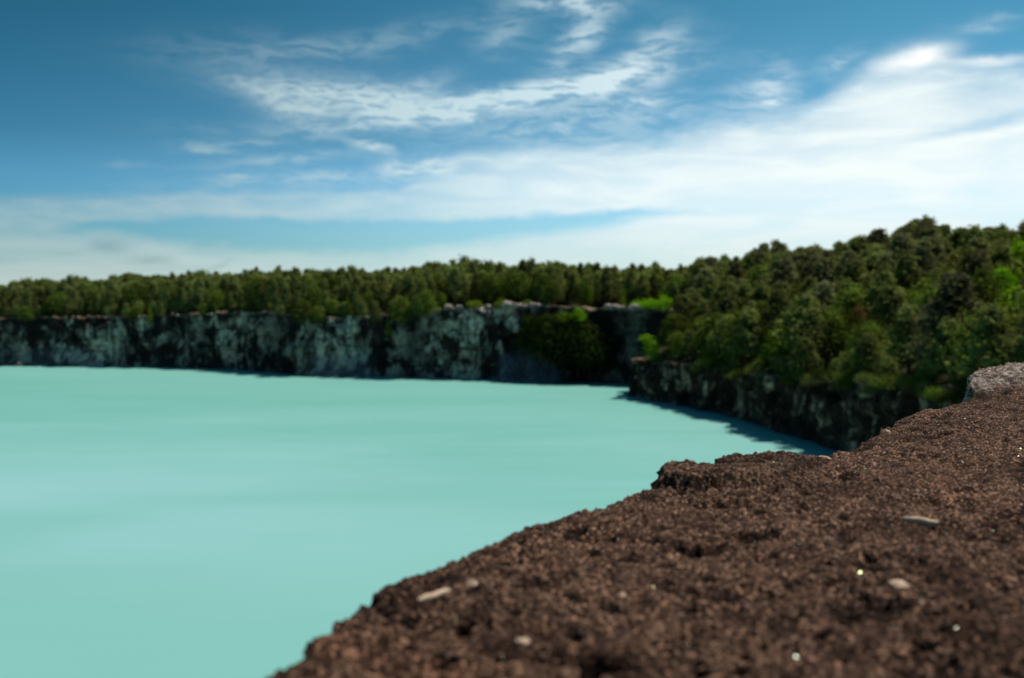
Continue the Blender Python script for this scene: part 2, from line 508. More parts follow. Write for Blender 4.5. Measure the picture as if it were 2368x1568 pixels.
def build_cliff(name, pts, tops, ds, seed, talus=None, nrow=34, side=1, blocky=1.0, dark=None, mat='cliff'):
    s, x, y, (tp,) = resample(pts, [tops], ds)
    k = max(1, int(4 / ds))
    ker = np.ones(2 * k + 1) / (2 * k + 1)
    tx, ty = np.gradient(x), np.gradient(y)
    tx = np.convolve(np.pad(tx, k, 'edge'), ker, 'valid'); ty = np.convolve(np.pad(ty, k, 'edge'), ker, 'valid')
    L = np.hypot(tx, ty); nx, ny = side * ty / L, -side * tx / L            # towards the lake
    _, _, r = worley(s / 5.0, s * 0 + 3.3, seed)
    tp = tp + (r - 0.5) * 0.9 + fbm(s / 3.0, s * 0, seed + 3) * 0.6
    h = np.linspace(0, 1, nrow)
    rows, tal, cap = [], [], []
    tw = talus(x, y) if talus else np.zeros(len(s))
    for j in range(nrow):
        z = -1.5 + (tp + 1.5) * h[j]
        f1, f2, rid = worley(s / 4.2 + fbm(s / 9, z / 9, seed + 5, 2), z / 6.5, seed + 11)
        g1, g2, gid = worley(s / 1.7, z / 2.6, seed + 29)
        o = ((rid - 0.5) * 2.6 - np.exp(-(f2 - f1) * 9) * 0.7 + (gid - 0.5) * 0.9) * blocky + fbm(s / 16, z / 18, seed + 40, 3) * 4.2 + fbm(s / 1.2, z / 1.2, seed + 44, 3) * 0.5
        o = o * np.clip(0.35 + h[j] * 1.2, 0, 1)
        frac = z / np.maximum(tp, 1)
        o = o + 1.0 * np.exp(-np.maximum(z, 0) / 1.2) * (0.6 + fbm(s / 4, z * 0, seed + 50)) - h[j] * 0.8
        lean = np.clip(1 - frac / 0.42, 0, 1)
        o = o + tw * 9.0 * lean ** 1.4
        rows.append(np.stack([x + nx * o, y + ny * o, z], 1))
        tal.append(np.clip(tw * 1.1 * sstep(0.0, 0.3, lean) + 0.25 * np.clip(1 - frac / 0.16, 0, 1), 0, 1) * 0.85); cap.append(np.full(len(s), sstep(0.965, 1.0, h[j])))
    last = rows[-1]
    for d in (0.5, 1.2, 2.2, 3.6, 5.5, 8.0):
        q = last.copy(); q[:, 0] = x - nx * d + (last[:, 0] - x) * max(0, 1 - d / 2); q[:, 1] = y - ny * d + (last[:, 1] - y) * max(0, 1 - d / 2)
        q[:, 2] = tp + fbm(s / 1.6, s * 0 + d, seed + 60) * 0.5 + 0.12 - (0.12 * d if d > 3 else 0)
        rows.append(q); tal.append(np.zeros(len(s))); cap.append(np.ones(len(s)))
    V = np.concatenate(rows); nr = len(rows)
    dk = np.tile(dark(x, y), nr) if dark else np.zeros(len(V))
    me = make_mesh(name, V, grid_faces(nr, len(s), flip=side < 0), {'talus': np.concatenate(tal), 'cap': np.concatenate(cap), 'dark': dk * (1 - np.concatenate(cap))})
    return link(name, me, M[mat], kind='structure')


def far_talus(x, y):
    p = px_of(x, y)
    return sstep(1140, 1180, p) * (1 - sstep(1300, 1345, p)) + 0.55 * sstep(690, 740, p) * (1 - sstep(830, 880, p)) + 0.35 * (1 - sstep(180, 260, p))


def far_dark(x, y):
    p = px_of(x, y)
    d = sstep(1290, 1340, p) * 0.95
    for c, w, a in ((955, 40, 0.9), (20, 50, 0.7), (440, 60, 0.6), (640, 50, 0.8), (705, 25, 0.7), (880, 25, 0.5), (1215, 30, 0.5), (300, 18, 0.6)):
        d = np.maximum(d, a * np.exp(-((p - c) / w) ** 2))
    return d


pxs = np.arange(-1500, 1801, 30.0)
fx = (pxs - CX) / F * far_rim_y(pxs)
far_pts = np.stack([fx, far_rim_y(pxs)], 1)
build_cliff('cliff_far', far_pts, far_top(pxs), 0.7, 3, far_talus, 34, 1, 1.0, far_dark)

near_xy = [(58, 86), (50, 56), (30, 27), (13, 10.0), (5.2, 3.9), (3.0, 2.3), (1.6, 1.30), (0.55, 0.72), (0.06, 0.42), (-0.14, 0.10), (-0.6, -0.5), (-3, -3.0), (-12, -10), (-40, -22), (-120, -30)]
near_top = [17, 20, 22.5, 24.0, 24.3, 24.35, 24.35, 24.35, 24.35, 24.3, 24.3, 24.2, 24.0, 23.5, 22]
inner = [(56, 272), (37.5, 263), (31.5, 256)]
r_pts = np.array(inner + [tuple(p) for p in ps_xy] + near_xy[:4])
r_top = np.r_[[9, 8.6, 8.3], right_top(ps_px), near_top[:4]]
build_cliff('cliff_right', r_pts, r_top, 0.5, 21, None, 30, 1, 1.1, None, 'cliff_dark')


def plain_cliff(name, pts, tops):
    s, x, y, (tp,) = resample(pts, [tops], 0.25)
    rows = []
    tx, ty = np.gradient(x), np.gradient(y); L = np.hypot(tx, ty); nx, ny = ty / L, -tx / L
    far = np.clip(np.hypot(x, y) / 8, 0.0, 1)
    for h in np.linspace(0, 1, 28):
        z = -1 + (tp + 1) * h
        o = (fbm(s / 3, z / 4, 77) * 1.5 - h * 1.2) * far - (1 - h) * 0.25
        rows.append(np.stack([x + nx * o, y + ny * o, z], 1))
    V = np.concatenate(rows); z0 = np.zeros(len(V))
    return link(name, make_mesh(name, V, grid_faces(28, len(s)), {'talus': z0, 'cap': z0, 'dark': z0}), M['cliff_dark'], kind='structure')


plain_cliff('cliff_near', near_xy[3:], near_top[3:])

# ground of the near side, under and behind the ledge
gx = [tuple(p) for p in near_xy]
ring = gx + [(-200, -150), (300, -150), (400, 120), (120, 110)]
zz = near_top + [24, 26, 30, 20]
me = make_mesh('ground', np.array([(p[0], p[1], z - 0.12) for p, z in zip(ring, zz)]), np.array([list(range(len(ring)))[::-1]]) if False else np.array([list(range(len(ring)))]))
link('ground_near', me, M['ground'], kind='structure')


CREST = [(1462, 320, 21.5), (1540, 310, 22.5), (1600, 310, 24.6), (1700, 305, 26.8), (1800, 292, 30.3), (1850, 290, 30.3), (1900, 290, 28.6), (1960, 280, 30.0), (2050, 268, 32.2), (2120, 260, 33.6),
         (2180, 255, 33.0), (2230, 250, 30.2), (2290, 244, 31.0), (2367, 236, 31.2), (2600, 225, 32), (3400, 190, 32)]
cr = np.array(CREST, FT); cr[:, 2] -= np.interp(cr[:, 0], [1540, 1800, 2100], [0.4, 1.6, 1.6])


def g_right(px, y):
    y0 = right_rim_y(px); z0 = right_top(px)
    yc = np.interp(px, cr[:, 0], cr[:, 1]); zc = np.interp(px, cr[:, 0], cr[:, 2])
    t = (y - y0 - 5) / (yc - y0 - 5)
    z = z0 + (zc - z0) * np.where(t < 1, sstep(-0.12, 1.0, t) - sstep(-0.12, 1.0, t * 0), 1 - 0.06 * (t - 1))
    bay = sstep(1590, 1535, px)                     # the bay behind the promontory tip
    edge_y = np.interp(px, [1462, 1500, 1540, 1600], [247.5, 252, 258, 264])
    z = z - bay * sstep(0, 3.5, y - edge_y) * 16
    return z


def g_far(px, y):
    y0 = far_rim_y(px); z0 = far_top(px)
    rise = np.interp(px, [-1500, 0, 300, 700, 950, 1200, 1400, 1800], [1.2, 1.2, 4.0, 3.0, 3.0, 2.5, 2.0, 2])
    return z0 + rise * sstep(4, 60, y - y0) - 0.01 * np.maximum(y - y0 - 90, 0)


def sheet(name, p0, p1, dp, rim, gfun, ts, inset):
    px = np.arange(p0, p1, dp); t = np.asarray(ts)
    PX, T = np.meshgrid(px, t)
    Y = rim(PX) + inset + T
    X = (PX - CX) / F * Y
    Z = gfun(PX, Y) + fbm(X / 5, Y / 5, 8) * 0.5 - 0.15
    V = np.stack([X.ravel(), Y.ravel(), Z.ravel()], 1)
    return link(name, make_mesh(name, V, grid_faces(len(t), len(px)), smooth=True), M['ground'], kind='structure')


ts = np.r_[np.arange(0, 40, 1.5), np.arange(40, 150, 5), np.geomspace(150, 3000, 14)]
sheet('ground_far', -1500, 1900, 10, far_rim_y, g_far, ts, 3.2)
sheet('hill_right', 1464, 3400, 10, right_rim_y, g_right, np.r_[np.arange(0, 40, 1.2), np.arange(40, 220, 4), np.geomspace(220, 1500, 10)], 1.6)

# ------------------------------------------------------------------ tree prototypes
RNG = np.random.default_rng(7)


def leaves(clumps, n, size, rng, flat=0.75, up=0.25):
    """many small leaf faces spread around clump centres; returns verts, faces, tint"""
    Vs, T = [], []
    for (c, r, tint) in clumps:
        k = max(6, int(n * (r ** 1.5)))
        d = rng.normal(size=(k, 3)); d[:, 2] += up; d /= np.linalg.norm(d, axis=1)[:, None]
        rr = r * rng.uniform(0.2, 1.75, k) ** 0.85
        p = np.asarray(c) + d * rr[:, None] * np.array([1, 1, flat])
        nrm = d + rng.normal(size=(k, 3)) * 0.55; nrm /= np.linalg.norm(nrm, axis=1)[:, None]
        a = np.cross(nrm, rng.normal(size=(k, 3))); a /= np.linalg.norm(a, axis=1)[:, None]
        b = np.cross(nrm, a)
        sa = (size * rng.uniform(0.6, 1.3, k))[:, None]; sb = sa * rng.uniform(0.35, 0.7, k)[:, None]
        q = np.stack([p - a * sa, p - b * sb, p + a * sa, p + b * sb], 1)
        Vs.append(q.reshape(-1, 3)); T.append(np.repeat(np.clip(tint + rng.normal(0, 0.12, k) + d[:, 2] * 0.12, 0, 1), 4))
    V = np.concatenate(Vs); Fc = np.arange(len(V)).reshape(-1, 4)
    return V, Fc, np.concatenate(T)


def crown_clumps(kind, Ht, rng, dens=1.0):
    cl = []
    if kind == 'pine':
        base = rng.uniform(0.22, 0.40); R = Ht * rng.uniform(0.18, 0.235); n = int(58 * dens)
        for i in range(n):
            t = rng.uniform(0, 1) ** 0.85; z = Ht * (base + (0.97 - base) * t)
            prof = (max(0.0, 1 - (t - 0.3) / 0.74)) ** 0.9 if t > 0.3 else 0.72 + 0.28 * t / 0.3
            prof *= rng.uniform(0.75, 1.2)
            a = rng.uniform(0, 6.283); rad = R * prof * math.sqrt(rng.uniform(0.08, 1))
            cl.append(((math.cos(a) * rad, math.sin(a) * rad, z - 0.10 * rad), rng.uniform(0.36, 0.80) * Ht / 11 * dens ** -0.4, rng.uniform(0.1, 1.0)))
        for q in range(4):
            t = 0.1 + 0.22 * q; cl.append(((0, 0, Ht * (base + (0.97 - base) * t)), R * (1.1 - 0.85 * t), 0.5))
    elif kind == 'broad':
        base = rng.uniform(0.16, 0.26); R = Ht * rng.uniform(0.30, 0.38); n = int(64 * dens)
        for i in range(n):
            t = rng.uniform(0, 1); z = Ht * (base + (0.95 - base) * t)
            prof = math.sqrt(max(0.03, 1 - ((t - 0.36) / 0.68) ** 2)) * (1.08 - 0.3 * t) * rng.uniform(0.7, 1.2); a = rng.uniform(0, 6.283)
            rad = R * prof * math.sqrt(rng.uniform(0.15, 1))
            cl.append(((math.cos(a) * rad, math.sin(a) * rad, z), rng.uniform(0.42, 0.9) * Ht / 9 * dens ** -0.4, rng.uniform(0.05, 1.0)))
        for q in range(3):
            cl.append(((0, 0, Ht * (0.3 + 0.2 * q)), R * 0.85, 0.4))
    elif kind == 'cone':
        for i in range(int(34 * dens)):
            t = (i + 0.5) / (34 * dens); z = Ht * (0.10 + 0.88 * t); a = i * 2.4
            rad = Ht * 0.24 * (1 - t) * rng.uniform(0.5, 1.0)
            cl.append(((math.cos(a) * rad, math.sin(a) * rad, z), (0.34 + 0.5 * (1 - t)) * Ht / 7, rng.uniform(0.2, 0.9)))
    elif kind == 'column':
        for i in range(30):
            t = i / 29; z = Ht * (0.10 + 0.84 * t); a = rng.uniform(0, 6.283)
            w = np.interp(t, [0, 0.25, 0.55, 0.7, 0.88, 1], [0.24, 0.20, 0.12, 0.15, 0.17, 0.06]) * Ht * rng.uniform(0.2, 1)
            off = np.interp(t, [0, 0.5, 1], [0.07, 0.0, -0.08]) * Ht
            cl.append(((off + math.cos(a) * w, math.sin(a) * w, z), rng.uniform(0.42, 0.62) * Ht / 7, rng.uniform(0.35, 0.95)))
    elif kind == 'shrub':
        for i in range(int(22 * dens)):
            a = rng.uniform(0, 6.283); rad = Ht * 0.62 * math.sqrt(rng.uniform(0, 1)); z = Ht * rng.uniform(0.12, 0.85) * math.sqrt(max(0.1, 1 - (rad / (Ht * 0.8)) ** 2))
            cl.append(((math.cos(a) * rad, math.sin(a) * rad, z), rng.uniform(0.22, 0.36) * Ht, rng.uniform(0.2, 0.95)))
    return cl


def tube(path, rad, ns=7):
    path = np.asarray(path, FT); V = []
    for i, p in enumerate(path):
        t = path[min(i + 1, len(path) - 1)] - path[max(i - 1, 0)]; t = t / np.linalg.norm(t)
        a = np.cross(t, [0.31, 0.9, 0.2]); a /= np.linalg.norm(a); b = np.cross(t, a)
        for k in range(ns):
            w = 2 * math.pi * k / ns; V.append(p + (a * math.cos(w) + b * math.sin(w)) * rad[i])
    Fc = []
    for i in range(len(path) - 1):
        for k in range(ns):
            Fc.append((i * ns + k, i * ns + (k + 1) % ns, (i + 1) * ns + (k + 1) % ns, (i + 1) * ns + k))
    return np.array(V), np.array(Fc)


def trunk_mesh(kind, Ht, clumps, rng):
    top = Ht * (0.93 if kind != 'shrub' else 0.5)
    z = np.linspace(-0.5, top, 8); bx = np.cumsum(rng.normal(0, 0.012 * Ht, 8)); by = np.cumsum(rng.normal(0, 0.012 * Ht, 8)); bx -= bx[0]; by -= by[0]
    r0 = Ht * (0.020 if kind != 'shrub' else 0.03)
    parts = [tube(np.stack([bx, by, z], 1), np.linspace(r0, r0 * 0.15, 8))]
    for c, r, t in [clumps[i] for i in rng.choice(len(clumps), min(9, len(clumps)), replace=False)]:
        zb = max(0.1 * Ht, c[2] - 0.12 * Ht - 0.5 * math.hypot(c[0], c[1])); zb = min(zb, top * 0.96)
        s = np.array([np.interp(zb, z, bx), np.interp(zb, z, by), zb]); e = np.array(c)
        mid = (s + e) / 2 + np.array([0, 0, -0.03 * Ht])
        parts.append(tube([s, mid, e], [r0 * 0.38, r0 * 0.26, r0 * 0.1], 5))
    V, Fc, o = [], [], 0
    for v, f in parts: V.append(v); Fc.append(f + o); o += len(v)
    return make_mesh('trunk', np.concatenate(V), np.concatenate(Fc), smooth=True)


PROTO = {}
for kind, cnt, Ht, n, size in (('pine', 6, 11.0, 95, 0.26), ('broad', 4, 8.5, 95, 0.24), ('cone', 2, 6.0, 80, 0.17), ('column', 1, 7.0, 150, 0.17), ('shrub', 3, 3.0, 110, 0.15)):
    PROTO[kind] = []
    for i in range(cnt):
        rng = np.random.default_rng(100 + i * 7 + len(kind))
        c = crown_clumps(kind, Ht, rng)
        V, Fc, T = leaves(c, n, size, rng)
        PROTO[kind].append((make_mesh('crown', V, Fc, {'tint': T}), trunk_mesh(kind, Ht, c, rng), Ht))
LOW = []
for i in range(5):
    rng = np.random.default_rng(300 + i)
    c = crown_clumps('pine', 11.0, rng, 0.75)
    LOW.append(leaves(c, 34, 0.44, rng) + (11.0,))
LOWB = []
for i in range(4):
    rng = np.random.default_rng(330 + i)
    LOWB.append(leaves(crown_clumps('broad', 8.5, rng, 0.6), 22, 0.5, rng) + (8.5,))


def add_tree(name, kind, mat, loc, height, label, cat, group=None, rng=random, wide=1.0, variant=None):
    cm, tm, Ht = PROTO[kind][rng.randrange(len(PROTO[kind])) if variant is None else variant]
    root = bpy.data.objects.new(name, None); COL.objects.link(root)
    root.empty_display_size = 0.5
    root.location = loc; s = height / Ht
    root.scale = (s * wide, s * wide, s)
    if kind != 'column': root.rotation_euler = (0, 0, rng.uniform(0, 6.283))
    root['label'] = label; root['category'] = cat
    if group: root['group'] = group
    for nm, mesh, mt in (('crown', cm, M[mat]), ('trunk', tm, M['bark'])):
        if not mesh.materials: mesh.materials.append(mt)
        o = bpy.data.objects.new(nm, mesh); COL.objects.link(o); o.parent = root
        o.material_slots[0].link = 'OBJECT'; o.material_slots[0].material = mt
    return root


R = random.Random(11)
# ------------------------------------------------------------------ forest placement
cand = []   # (x, y, z, height, width factor, zone)


def clear_of(px, py_base):
    return True


# right hill: jittered rows
sp = 5.9
for j in range(0, 45):
    for i in range(-66, 100):
        x = (i + R.uniform(-0.38, 0.38) + (j % 2) * 0.5) * sp; y = 96 + (j + R.uniform(-0.38, 0.38)) * sp
        p = float(px_of(x, y))
        if not 1500 < p < 2620: continue
        y0 = float(right_rim_y(p))
        dep = y - y0
        if dep < R.uniform(1.2, 3.0): continue
        yc = float(np.interp(p, cr[:, 0], cr[:, 1]))
        if y > yc + 60: continue
        if p < 1600 and y > float(np.interp(p, [1462, 1500, 1540, 1600], [247, 251.5, 257, 264])) - 1: continue
        if p < 1562: continue
        z = float(g_right(p, y)) - 0.2
        t = dep / max(1, yc - y0)
        kind = 'pine'
        if t < 0.45 and R.random() < 0.26: kind = 'broad'
        elif t < 0.75 and R.random() < 0.12: kind = 'broad'
        h = (R.uniform(10.0, 14.0) if kind == 'pine' else R.uniform(7.8, 12.0)) * (0.92 if t > 0.75 else 1)
        if dep < 7: h *= 0.72
        cand.append((x, y, z, h, kind, 'right', t))
# far plateau
sp = 4.5
for j in range(0, 28):
    for i in range(-82, 40):
        x = (i + R.uniform(-0.4, 0.4) + (j % 2) * 0.5) * sp * (1 + 0.0 * j)
        p = None
        # row j lies j*sp behind the rim
        yy = 320.0
        for _ in range(4):
            p = float(px_of(x, yy)); yy = float(far_rim_y(p)) + 4.5 + (j + R.uniform(-0.35, 0.35)) * sp * 0.9
        p = float(px_of(x, yy))
        if not -90 < p < 1700: continue
        if j <= 1 and 1010 < p < 1250: continue
        if j <= 1 and 1290 < p < 1560: continue
        if j == 2 and 1440 < p < 1560: continue
        z = float(g_far(p, yy)) - 0.2
        h = R.uniform(8.4, 11.6) * (1 + 0.34 * float(fbm(np.array([x / 14]), np.array([yy / 30]), 4, 2)[0])) * (1.13 if R.random() < 0.04 else 1)
        if j == 0: h *= R.uniform(0.55, 0.95)
        if 700 < p < 1250: h *= 1.08
        cand.append((x, yy, z, h, 'pine' if R.random() < 0.85 else 'broad', 'far', j))

under = []
for j in range(0, 24):
    for i in range(-75, 36):
        x = (i + R.uniform(-0.5, 0.5)) * 4.6; yy = 320.0
        for _ in range(4):
            p = float(px_of(x, yy)); yy = float(far_rim_y(p)) + 5.5 + (j + R.uniform(-0.4, 0.4)) * 4.6
        if not -120 < p < 1720 or (j < 4 and (1010 < p < 1250 or 1290 < p < 1560)): continue
        under.append((x, yy, float(g_far(p, yy)) - 0.3, R.uniform(3.2, 5.5), 'broad', 'far', j))
for j in range(0, 50):
    for i in range(-20, 130):
        x = (i + R.uniform(-0.5, 0.5)) * 4.6; y = 96 + (j + R.uniform(-0.5, 0.5)) * 4.6; p = float(px_of(x, y))
        if not 1625 < p < 2620 or y < float(right_rim_y(p)) + 3.2: continue
        if p < 1600 and y > 262: continue
        under.append((x, y, float(g_right(p, y)) - 0.3, R.uniform(2.2, 4.4), 'broad', 'right', 0))
# which trees show, and how large: nearest first into a coarse coverage buffer
BW, BH = 592, 392
buf = np.zeros((BH, BW), bool); gy, gx_ = np.mgrid[0:BH, 0:BW]
rock_line = [(0, 1568), (1100, 1180), (1500, 1060), (2000, 1010), (2240, 900), (2367, 830)]
rl = np.interp(np.arange(BW) * 4, [p[0] for p in rock_line], [p[1] for p in rock_line]) / 4
buf |= gy > rl[None, :]
SPOTS = [(2352, 590, 188), (2318, 640, 172), (2345, 682, 160), (2105, 700, 178), (2196, 632, 205), (1986, 735, 176), (1972, 735, 176), (2000, 742, 176), (1800, 800, 193), (1506, 800, 249)]
def blocks(c):
    x, y, z, h, kind, zone, t = c
    if zone != 'right': return False
    px = CX + F * x / y; py = HOR - (z + h * 0.62 - CAMZ) / y * F
    for sx, sy, sy_ in SPOTS:
        if y < sy_ + 3 and abs(px - sx) < F * h * 0.27 / y and abs(py - sy) < F * h * 0.36 / y: return True
    return False
cand = [c for c in cand if not blocks(c)]
under = [c for c in under if not blocks(c)]
seen = []
for k in sorted(range(len(cand)), key=lambda q: cand[q][1]):
    x, y, z, h, kind, zone, t = cand[k]
    cz = z + h * 0.66; px = CX + F * x / y; py = HOR - (cz - CAMZ) / y * F
    rx = F * h * 0.25 / y; ry = F * h * 0.33 / y
    a = ((gx_ * 4 - px) / rx) ** 2 + ((gy * 4 - py) / ry) ** 2 < 1
    new = a & ~buf
    n = int(new.sum()); buf |= a
    seen.append((n, k))
seen.sort(reverse=True)
keep = [k for n, k in seen[:285] if n > 5]
nvis = {k: n for n, k in seen}

for k in keep:
    x, y, z, h, kind, zone, t = cand[k]
    p = float(px_of(x, y)); loc = (x, y, z)
    if zone == 'far':
        row = 'front row of the dark pines' if t <= 1 else 'back rows of the pines'
        seg = ('above the left end of the far cliff' if p < 420 else 'above the far cliff left of centre' if p < 820 else 'above the middle of the far cliff' if p < 1180 else 'above the right end of the far cliff')
        nm = 'pine_tree' if kind == 'pine' else 'broadleaf_tree'
        lab = ('dark green pine' if kind == 'pine' else 'rounded dark leafy tree') + (' in the front row ' if t <= 1 else ' in the rows behind ') + seg
        add_tree(nm, kind, 'pine_needles' if kind == 'pine' else 'broad_leaves', loc, h, lab, 'tree', 'trees ' + ('front row ' if t <= 1 else 'behind ') + seg + (' pines' if kind == 'pine' else ' leafy'), R, R.uniform(0.72, 0.98))
    else:
        band = ('on the skyline' if t > 0.8 else 'high up the slope' if t > 0.5 else 'halfway down the slope' if t > 0.22 else 'at the foot of the slope')
        side = 'left part' if p < 1800 else 'middle' if p < 2080 else 'right end'
        nm = 'pine_tree' if kind == 'pine' else 'broadleaf_tree'
        lab = ('olive grey pine ' if kind == 'pine' else 'mid green leafy tree ') + band + ', ' + side + ' of the right hill'
        mt = 'broad_leaves' if kind == 'broad' else 'pine_needles' if R.random() < (0.75 if t < 0.4 else 0.4) else ('grey_pine_needles' if t > 0.45 or R.random() < 0.3 else 'pine_needles')
        add_tree(nm, kind, mt, loc, h, lab, 'tree', ('pines ' if kind == 'pine' else 'leafy trees ') + band + ' ' + side + ' of right hill', R, R.uniform(1.15, 1.55) if kind == 'pine' else R.uniform(0.85, 1.05))

# the rest of the wood, which reads as one mass
ks = set(keep)
rest = [c for k, c in enumerate(cand) if k not in ks] + under
Vs, Ts, Fs, o = [], [], [], 0
rng = np.random.default_rng(5)
for k in rest:
    x, y, z, h, kind, zone, t = k
    V, Fc, T, Ht = LOWB[rng.integers(len(LOWB))] if kind == 'broad' else LOW[rng.integers(len(LOW))]
    a = rng.uniform(0, 6.283); s = h / Ht
    c_, s_ = math.cos(a) * s, math.sin(a) * s
    Vs.append(np.stack([V[:, 0] * c_ - V[:, 1] * s_ + x, V[:, 0] * s_ + V[:, 1] * c_ + y, V[:, 2] * s + z], 1))
    Ts.append(np.clip(T + rng.uniform(-0.25, 0.25), 0, 1))
me = make_mesh('forest', np.concatenate(Vs), np.arange(sum(len(v) for v in Vs)).reshape(-1, 4), {'tint': np.concatenate(Ts)})
link('forest', me, M['pine_needles'], kind='stuff', label='dense pine wood filling in behind the nearer trees', cat='forest')

# ------------------------------------------------------------------ trees and shrubs that stand out
def at_far(px, back): y = float(far_rim_y(px)) + back; return ((px - CX) / F * y, y, float(g_far(px, y)) - 0.1)
def at_right(px, back): y = float(right_rim_y(px)) + back; return ((px - CX) / F * y, y, float(g_right(px, y)) - 0.2)
def hill_h(px, y, pytop): return min(14.0, max(3.0, CAMZ - (pytop - HOR) / F * y - float(g_right(px, y))))
def at_hill(px, y): return ((px - CX) / F * y, y, float(g_right(px, y)) - 0.2)


def spec(name, kind, mat, loc, h, label, cat, wide=1.0, group=None, variant=None):
    return add_tree(name, kind, mat, loc, h, label, cat, group, R, wide, variant)


loc = at_right(1506, 4.5)
spec('sapling', 'column', 'lime_leaves', (loc[0], loc[1], 8.2), 7.0, 'bright lime green sapling alone on the tip of the low rock promontory', 'tree', 1.7)
spec('young_tree', 'broad', 'young_leaves', at_far(768, 3.0), 5.4, 'left of two yellow green young trees on the far cliff edge', 'tree', 0.75)
spec('young_tree', 'cone', 'young_leaves', at_far(803, 2.6), 6.0, 'right of two yellow green young trees on the far cliff edge', 'tree', 0.9)
x, y, z = at_far(346, -0.6)
spec('young_tree', 'cone', 'young_leaves', (x, y, z - 2.6), 6.4, 'small yellow green tree leaning over the left part of the far cliff', 'tree', 0.8)
x, y, z = at_far(897, -2.4)
spec('young_tree', 'cone', 'young_leaves', (x, y, z - 6.5), 6.0, 'small green conifer clinging to the face of the far cliff', 'tree', 0.8)
spec('young_tree', 'broad', 'young_leaves', at_far(1357, 6), 7.0, 'slender pale green tree on the far cliff top above the dark gully', 'tree', 0.6)
spec('young_tree', 'cone', 'young_leaves', at_far(1440, 4), 6.0, 'slender pale green tree beside the pale boulders and lime bushes', 'tree', 0.7)
spec('young_tree', 'broad', 'young_leaves', at_far(1022, 5), 5.0, 'pale green young tree at the left end of the bare tan cliff top', 'tree', 0.7)
for q, (px, back, h, w, lab) in enumerate([
        (1472, 3.0, 2.6, 1.1, 'lime bush at the left end of the bushy row on the far cliff top'),
        (1494, 2.8, 3.4, 1.0, 'lime bush second from the left in the row on the far cliff top'),
        (1514, 3.0, 3.2, 1.1, 'lime bush third from the left in the row on the far cliff top'),
        (1535, 2.6, 3.9, 0.9, 'tallest lime bush at the right end of the row on the far cliff top')]):
    spec('bush', 'shrub', 'lime_leaves', at_far(px, back), h, lab, 'bush', w, 'lime bushes in a row on the far cliff top')
for px, back, h, w, lab in [(1098, 2.2, 2.4, 1.3, 'olive bush among the pale rocks on the bare far cliff top'),
                            (1160, 3.2, 2.6, 1.1, 'olive bush left of the pale boulders on the far cliff top'),
                            (1222, 3.0, 2.2, 1.0, 'olive bush right of the pale boulders on the far cliff top')]:
    spec('bush', 'shrub', 'young_leaves', at_far(px, back), h, lab, 'bush', w, 'olive bushes on the far cliff top')
x, y, z = at_far(1338, -3.0)
spec('bush', 'broad', 'lime_leaves', (x, y, z - 4.6), 4.6, 'bright green bush hanging over the cliff rim above the dark gully', 'bush', 1.2)
x, y, z = at_far(1302, -3.4)
spec('bush', 'shrub', 'young_leaves', (x, y, z - 4.0), 3.0, 'smaller green bush left of the bright one above the dark gully', 'bush', 1.0)
for px, off, dz_, h, kind, lab in [(292, -0.6, -2.0, 6.5, 'pine', 'dark pine leaning over the far cliff rim left of the leaning yellow green tree'), (312, -0.4, -2.4, 5.5, 'broad', 'dark leafy tree at the far rim just left of the leaning yellow green tree'),
                                   (372, -0.3, -1.6, 6.0, 'pine', 'dark pine at the far rim just right of the leaning yellow green tree'), (470, 0.0, -1.5, 5.0, 'broad', 'dark leafy tree on the far rim between two bare tan stretches'),
                                   (648, -0.5, -2.6, 7.0, 'pine', 'dark pine over the far rim left of the two young trees'), (700, -0.6, -3.0, 7.5, 'broad', 'dark leafy tree over the far rim beside the left young tree'),
                                   (735, -0.5, -2.4, 5.5, 'broad', 'low dark leafy tree under the left young tree on the far cliff'), (838, -0.4, -2.4, 7.0, 'pine', 'dark pine over the far rim right of the two young trees'),
                                   (868, -0.8, -3.2, 7.5, 'pine', 'dark pine over the far rim just left of the clinging conifer'), (930, -0.8, -3.4, 8.0, 'broad', 'dark leafy tree over the far rim right of the clinging conifer'),
                                   (962, -0.8, -3.6, 8.5, 'pine', 'dark pine over the far rim left of the bare tan cliff top'), (985, -0.5, -2.0, 8.0, 'broad', 'dark leafy tree beside the left end of the bare tan cliff top'),
                                   (60, -0.3, -1.6, 6.0, 'broad', 'dark leafy tree over the far rim at the left of the photo')]:
    x, y, z = at_far(px, off)
    spec('pine_tree' if kind == 'pine' else 'broadleaf_tree', kind, 'pine_needles' if kind == 'pine' else 'broad_leaves', (x, y, z + dz_), h, lab, 'tree', 1.1)
# dark trees growing in the gully at the right end of the far cliff
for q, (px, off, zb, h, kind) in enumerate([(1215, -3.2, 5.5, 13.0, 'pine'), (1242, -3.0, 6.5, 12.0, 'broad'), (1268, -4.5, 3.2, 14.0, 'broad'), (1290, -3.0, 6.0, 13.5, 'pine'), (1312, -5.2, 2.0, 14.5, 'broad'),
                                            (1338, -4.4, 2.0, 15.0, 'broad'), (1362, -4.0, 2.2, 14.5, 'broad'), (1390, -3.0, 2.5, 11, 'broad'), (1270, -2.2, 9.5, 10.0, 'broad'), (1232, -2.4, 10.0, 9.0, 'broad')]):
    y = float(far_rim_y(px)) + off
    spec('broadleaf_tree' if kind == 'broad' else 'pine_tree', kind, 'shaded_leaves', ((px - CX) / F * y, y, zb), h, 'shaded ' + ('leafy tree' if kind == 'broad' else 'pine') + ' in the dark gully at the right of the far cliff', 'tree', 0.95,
         ('leafy trees' if kind == 'broad' else 'pines') + ' in the dark gully')
